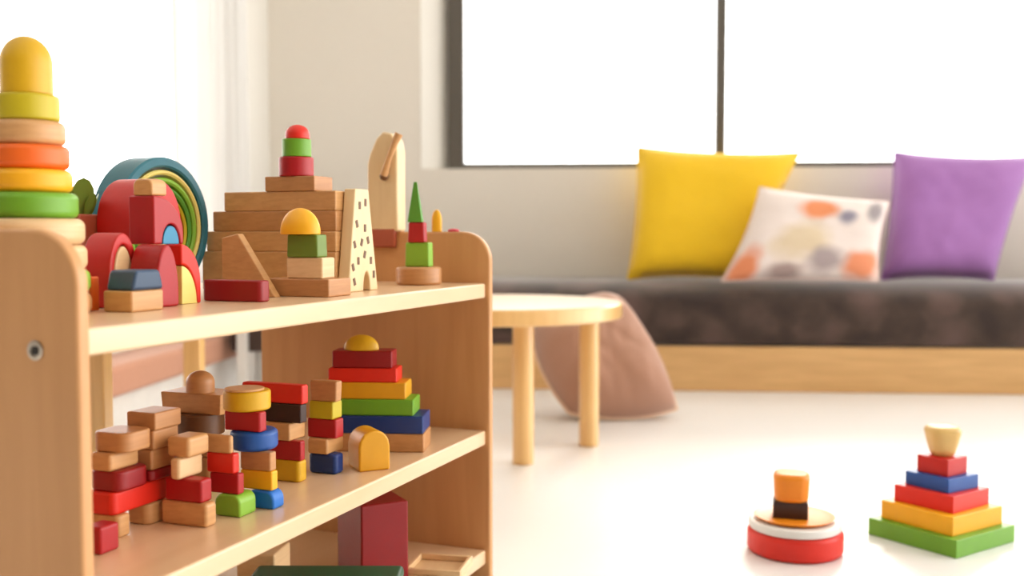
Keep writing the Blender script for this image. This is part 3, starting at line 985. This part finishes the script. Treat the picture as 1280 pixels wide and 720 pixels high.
# left wall: perpendicular to the back wall, big window from LW0 towards the camera
LWO = bw(XC, 0, 0)
def lwp(d): return LWO - e2 * d
dwin = reach(Vector((LWO.x, LWO.y, CH)), -e2, 258)
rl = empty('wall_left', LWO, PHI); tag(rl, kind='structure')
sill = .36
finish('corner_pier', box_bm(-.14, 0, -dwin, TW, 0, CEIL, 0), M['trim_and_lit_wall'], parent=rl)  # window brightness painted in: whiter than the rest of this wall
finish('sill_wall', box_bm(-.14, 0, -5.6, -dwin, 0, sill, 0), M['wall'], parent=rl)
finish('lintel', box_bm(-.14, 0, -5.6, -dwin, 2.5, CEIL, 0), M['wall'], parent=rl)
w2 = empty('window_2', LWO, PHI); tag(w2, kind='structure')
finish('pane', box_bm(-.09, -.085, -5.6, -dwin, sill, 2.5, 0), M['glass'], parent=w2, smooth=False)
finish('window_sill', box_bm(-.138, .03, -5.6, -dwin - .0, sill, sill + .025, .004), M['trim_and_lit_wall'], parent=w2)
finish('window_frame', box_bm(-.12, -.06, -dwin - .04, -dwin - .001, sill + .025, 2.5, .004), M['trim_and_lit_wall'], parent=w2)

m, nt, b = base_mat('fade_curtain_cloth')
nt.nodes.remove(b)
df = N(nt, 'ShaderNodeBsdfDiffuse'); df.inputs['Color'].default_value = (.95, .94, .93, 1)
tl_ = N(nt, 'ShaderNodeBsdfTranslucent'); tl_.inputs['Color'].default_value = (.96, .955, .94, 1)
mx = N(nt, 'ShaderNodeMixShader'); mx.inputs[0].default_value = .55
nt.links.new(df.outputs[0], mx.inputs[1]); nt.links.new(tl_.outputs[0], mx.inputs[2]); nt.links.new(mx.outputs[0], nt.nodes['Material Output'].inputs[0])
M['sheer'] = m
bm = bmesh.new()  # added curtain, stands in for the soft white light fade beside the window
cy0 = -dwin - .55; cy1 = -reach(Vector((LWO.x, LWO.y, CH)), -e2, 292)
nn = 90; rows = []
for i in range(nn + 1):
    q = i / nn; y = cy0 + (cy1 - cy0) * q
    xo = .075 + .022 * math.sin(q * 38) + .008 * math.sin(q * 91 + 1)
    rows.append([bm.verts.new((xo + .010 * math.sin(q * 20 + zz), y, zz)) for zz in (.315, .75, 1.4, 2.1, CEIL - .05)])
for a_, b_ in zip(rows, rows[1:]):
    for j in range(4): bm.faces.new((a_[j], a_[j + 1], b_[j + 1], b_[j]))
o = finish('added_fade_curtain', bm, M['sheer'], LWO, PHI, weighted=False, sharp=80)
md = o.modifiers.new('cloth_thickness', 'SOLIDIFY'); md.thickness = .0012
tag(o, 'sheer white curtain added for the soft bright fade at the left window edge', 'curtain')

# ------------------------------------------------------------------ bench under the window
bx0 = a_at(372, -.5, .4)
BD = .60
bt = empty('window_bench', bw(0, 0, 0), PHI)
tag(bt, 'long window bench with pale wood base under the back window', 'bench')
hbase = height_at(4.82, 431)
finish('bench_base', box_bm(bx0, 3.9, -BD, -.004, 0, hbase, .005), M['pine_base'], parent=bt)
ct = height_at(5.1, 349)
cush = []
def cushion_profile():
    y0, y1 = -BD - .012, -.006
    z0, z1 = hbase + .001, ct
    r1, r2 = .05, .10
    pts = [(y1, z0), (y1, z1 - .02), (y1 - .02, z1)]
    pts += [(y0 + .24 + (-.24) * math.sin(a), z1 - r2 * (1 - math.cos(a))) for a in [PI / 2 * i / 8 for i in range(9)]]
    pts += [(y0 - .012, (z0 + z1 - r2) / 2)]
    pts += [(y0 + r1 - r1 * math.cos(a), z0 + r1 - r1 * math.sin(a)) for a in [PI / 2 * i / 5 for i in range(6)]]
    return pts
bm = prism_bm(cushion_profile(), bx0, 3.9, 'x', 0)
o = finish('bench_cushion', bm, M['uphol'], bw(0, 0, 0), PHI, sharp=50)
tag(o, 'long dark brown flower-patterned cushion lying on the window bench', 'cushion')

# ------------------------------------------------------------------ pillows
def pillow(name, corners, thick, mat, label, cat='cushion', pinch=.06, bulge=None, seam=None, n=26, amp=.006, power=.5, back=.6):
    """corners BL, BR, TR, TL as world points"""
    bl, br, tr_, tl = [Vector(c) for c in corners]
    nrm = (br - bl).cross(tl - bl).normalized()           # towards the room
    base = (bl + br) / 2
    bm = bmesh.new(); uvl = bm.loops.layers.uv.new('UVMap')
    def pt(i, j, side):
        u, v = i / n, j / n
        s_, t_ = 2 * u - 1, 2 * v - 1
        p = bl.lerp(br, u).lerp(tl.lerp(tr_, u), v)
        cen_ = (bl + br + tr_ + tl) / 4
        # edges drawn in between the corners
        eb = pinch if bulge is None else -bulge
        inx = (1 - t_ * t_) * s_ * abs(s_) ** 3; inz = (1 - s_ * s_) * t_ * abs(t_) ** 3
        p = p - (br - bl) * .5 * eb * inx - (tl - bl) * .5 * eb * inz
        k = max(0, (1 - s_ ** 4) * (1 - t_ ** 4)) ** power
        w_ = noise.noise(Vector((s_ * 1.7 + 3 * len(name), t_ * 1.7, side * 2.3))) * amp * 3 + noise.noise(Vector((s_ * 5, t_ * 5 + len(label), side))) * amp
        d = (thick * (1 if side > 0 else -back) * k) + w_ * k
        return p + nrm * d - base
    f, bk = {}, {}
    for i in range(n + 1):
        for j in range(n + 1):
            v = bm.verts.new(pt(i, j, 1)); f[i, j] = v
            bk[i, j] = v if i in (0, n) or j in (0, n) else bm.verts.new(pt(i, j, -1))
    for i in range(n):
        for j in range(n):
            for d, rev in ((f, False), (bk, True)):
                q = [(i, j), (i + 1, j), (i + 1, j + 1), (i, j + 1)]
                if rev: q = q[::-1]
                fc = bm.faces.new([d[k] for k in q])
                for lp, (a_, b2_) in zip(fc.loops, q): lp[uvl].uv = (a_ / n, b2_ / n)
    o = finish(name, bm, mat, base, weighted=False, sharp=75)
    tag(o, label, cat)
    if seam:
        ring = [(i, 0) for i in range(n)] + [(n, j) for j in range(n)] + [(i, n) for i in range(n, 0, -1)] + [(0, j) for j in range(n, 0, -1)]
        pts = [pt(i, j, 1) for i, j in ring]
        pts.append(pts[0])
        finish('piping', tube_bm(pts, seam[1], 8), seam[0], parent=o)
    return o
def bench_corner(px, py, d):       # point seen at a pixel on the plane d in front of the back wall
    x, y = (px - 640) / F, (360 - py) / F
    dr = Vector((x, CT + y * ST, -ST + y * CT)); o0 = Vector((0, 0, CH))
    t = (BW + e2 * d - o0).dot(e2) / dr.dot(e2)
    return o0 + dr * t
zt = ct + .004
def seat_corner(px, d):            # on the seat, d from the wall
    P = bw(0, d, zt); return P + e1 * reach(P, e1, px)
pillow('throw_pillow', [seat_corner(785, -.36), seat_corner(932, -.33), bench_corner(1000, 191, -.14), bench_corner(797, 184, -.17)], .10, M['yellow_cloth'],
       'large plain yellow pillow leaning on the wall at the left of the bench', seam=(M['yellow_cloth'], .004), back=.45)
pillow('throw_pillow', [seat_corner(1102, -.34), seat_corner(1242, -.34), bench_corner(1292, 196, -.14), bench_corner(1118, 190, -.17)], .11, M['purple_cloth'],
       'plain purple pillow leaning on the wall at the right of the bench', seam=(M['purple_cloth'], .004), amp=.008, back=.45)
pillow('throw_pillow', [seat_corner(902, -.56), seat_corner(1098, -.56), bench_corner(1112, 252, -.40), bench_corner(950, 234, -.42)], .085, M['print'],
       'smaller white pillow with orange and grey blotches between yellow and purple ones', seam=(M['print'], .004), back=.45)

# ------------------------------------------------------------------ floor cushion behind the table
def fl(px, Y, z): return at_depth(px, Y, z)
bl = fl(712, 3.98, .03); br = fl(846, 4.05, .035)
tr2 = px_depth(768, 371, 4.30); tl2 = px_depth(664, 410, 4.22)
pillow('floor_cushion', [bl, br, tr2, tl2], .17, M['bean_cloth'], 'large dusty pink floor cushion slumped on the floor behind the table', pinch=.0, bulge=.16, seam=(M['bean_seam'], .006), amp=.010, power=.6, n=32)

# ------------------------------------------------------------------ play table
TT = .50
tc_ = Vector((-.05, 3.42, 0))
t = empty('play_table', tc_)
tag(t, 'small round pale wood table on cylindrical legs right of the shelf', 'table')
finish('tabletop', lathe_bm([(0, TT - .05), (.405, TT - .05), (.412, TT - .044), (.412, TT - .006), (.406, TT), (0, TT)], 72), M['pine'], parent=t)
for (px, Y) in ((654, 3.24), (736, 3.52)):
    P = at_depth(px, Y, 0)
    finish('leg', lathe_bm(round_prof(.034, TT - .0502, .004, 2), 24), M['pine'], (P.x - tc_.x, P.y - tc_.y, 0), parent=t)
for d in ((-.16, .26), (-.28, -.10)):
    finish('leg', lathe_bm(round_prof(.034, TT - .0502, .004, 2), 24), M['pine'], (d[0], d[1], 0), parent=t)

# ------------------------------------------------------------------ second table behind the shelf
t = empty('side_table', (-1.10, 2.60, 0))
tag(t, 'low pale wood table with square legs seen through the back of the shelf', 'table')
finish('tabletop', box_bm(-.36, .24, -.56, .50, .492, .512, .004), M['pine'], parent=t)
for (px, Y) in ((122, 2.16), (243, 3.02)):
    P = at_depth(px, Y, .3)
    finish('leg', box_bm(P.x + 1.10 - .025, P.x + 1.10 + .025, Y - 2.60 - .025, Y - 2.60 + .025, 0, .4918, .004), M['pine'], parent=t)
for (x, y) in ((-.31, -.44), (-.31, .42)):
    finish('leg', box_bm(x - .025, x + .025, y - .025, y + .025, 0, .4918, .004), M['pine'], parent=t)

# ------------------------------------------------------------------ white stool with dark pad
Ys = 4.25
t = empty('white_stool', at_depth(305, Ys, 0))
tag(t, 'white framed stool with dark seat pad seen through the shelf', 'stool')
c0 = at_depth(305, Ys, 0)
xs = [at_depth(p, Ys, .3).x - c0.x for p in (303, 322, 352)]
finish('seat_pad', box_bm(at_depth(284, Ys, .4).x - c0.x, xs[2], .03, .30, height_at(Ys, 441), .42, .012), M['stool_cloth'], parent=t)
for x in (xs[0], xs[2]):
    finish('leg', box_bm(x - .021, x + .021, -.02, .022, 0, .43, .005), M['white'], parent=t)
for x in (xs[0], xs[2]):
    finish('leg', box_bm(x - .021, x + .021, .31, .35, 0, .43, .005), M['white'], parent=t)
finish('seat_frame', box_bm(xs[0] - .021, xs[2] + .021, -.02, .35, .4302, .445, .005), M['white'], parent=t)

# ------------------------------------------------------------------ ledge along the left wall
t = empty('wall_ledge', LWO, PHI)
tag(t, 'low ledge with dusty brown padded top along the left wall', 'ledge')
finish('ledge_base', box_bm(.004, .16, -2.4, -.75, 0, .195, .004), M['white'], parent=t)
finish('ledge_pad', box_bm(.004, .19, -2.42, -.73, .1952, .30, .02), M['ledge'], parent=t)

# ------------------------------------------------------------------ light
w = bpy.data.worlds.new('World'); bpy.context.scene.world = w
w.use_nodes = True
nt = w.node_tree
bg = nt.nodes['Background']
tcn = N(nt, 'ShaderNodeTexCoord'); sx = N(nt, 'ShaderNodeSeparateXYZ')
nt.links.new(tcn.outputs['Generated'], sx.inputs[0])
dt = N(nt, 'ShaderNodeVectorMath', operation='DOT_PRODUCT')
dt.inputs[1].default_value = (.45, .85, .08)
nt.links.new(tcn.outputs['Generated'], dt.inputs[0])
mr = N(nt, 'ShaderNodeMapRange', interpolation_type='SMOOTHSTEP')
mr.inputs['From Min'].default_value = -.58; mr.inputs['From Max'].default_value = .55
mr.inputs['To Min'].default_value = .12; mr.inputs['To Max'].default_value = 5.0
nt.links.new(dt.outputs['Value'], mr.inputs['Value'])
nt.links.new(mr.outputs[0], bg.inputs['Strength'])
cr = N(nt, 'ShaderNodeMix', data_type='RGBA')
cr.inputs[6].default_value = (1, .84, .66, 1); cr.inputs[7].default_value = (1, .99, .97, 1)
mr2 = N(nt, 'ShaderNodeMapRange'); mr2.inputs['From Min'].default_value = -.6; mr2.inputs['From Max'].default_value = .4
nt.links.new(dt.outputs['Value'], mr2.inputs['Value']); nt.links.new(mr2.outputs[0], cr.inputs[0])
nt.links.new(cr.outputs[2], bg.inputs['Color'])

sd = bpy.data.lights.new('sun', 'SUN')
sd.energy = 2.2; sd.angle = math.radians(14); sd.color = (1, .95, .86)
so = bpy.data.objects.new('sun', sd); C.objects.link(so)
el, az = math.radians(31), math.radians(22)
so.rotation_euler = (-Vector((math.sin(az) * math.cos(el), math.cos(az) * math.cos(el), math.sin(el)))).to_track_quat('-Z', 'Y').to_euler()
so.location = (2, 6, 4)

sc = bpy.context.scene
sc.view_settings.view_transform = 'Standard'
sc.view_settings.look = 'None'
sc.view_settings.gamma = 1
sc.view_settings.exposure = 0.08
sc.view_settings.use_curve_mapping = False
sc.cycles.use_denoising = True
sc.cycles.max_bounces = 8
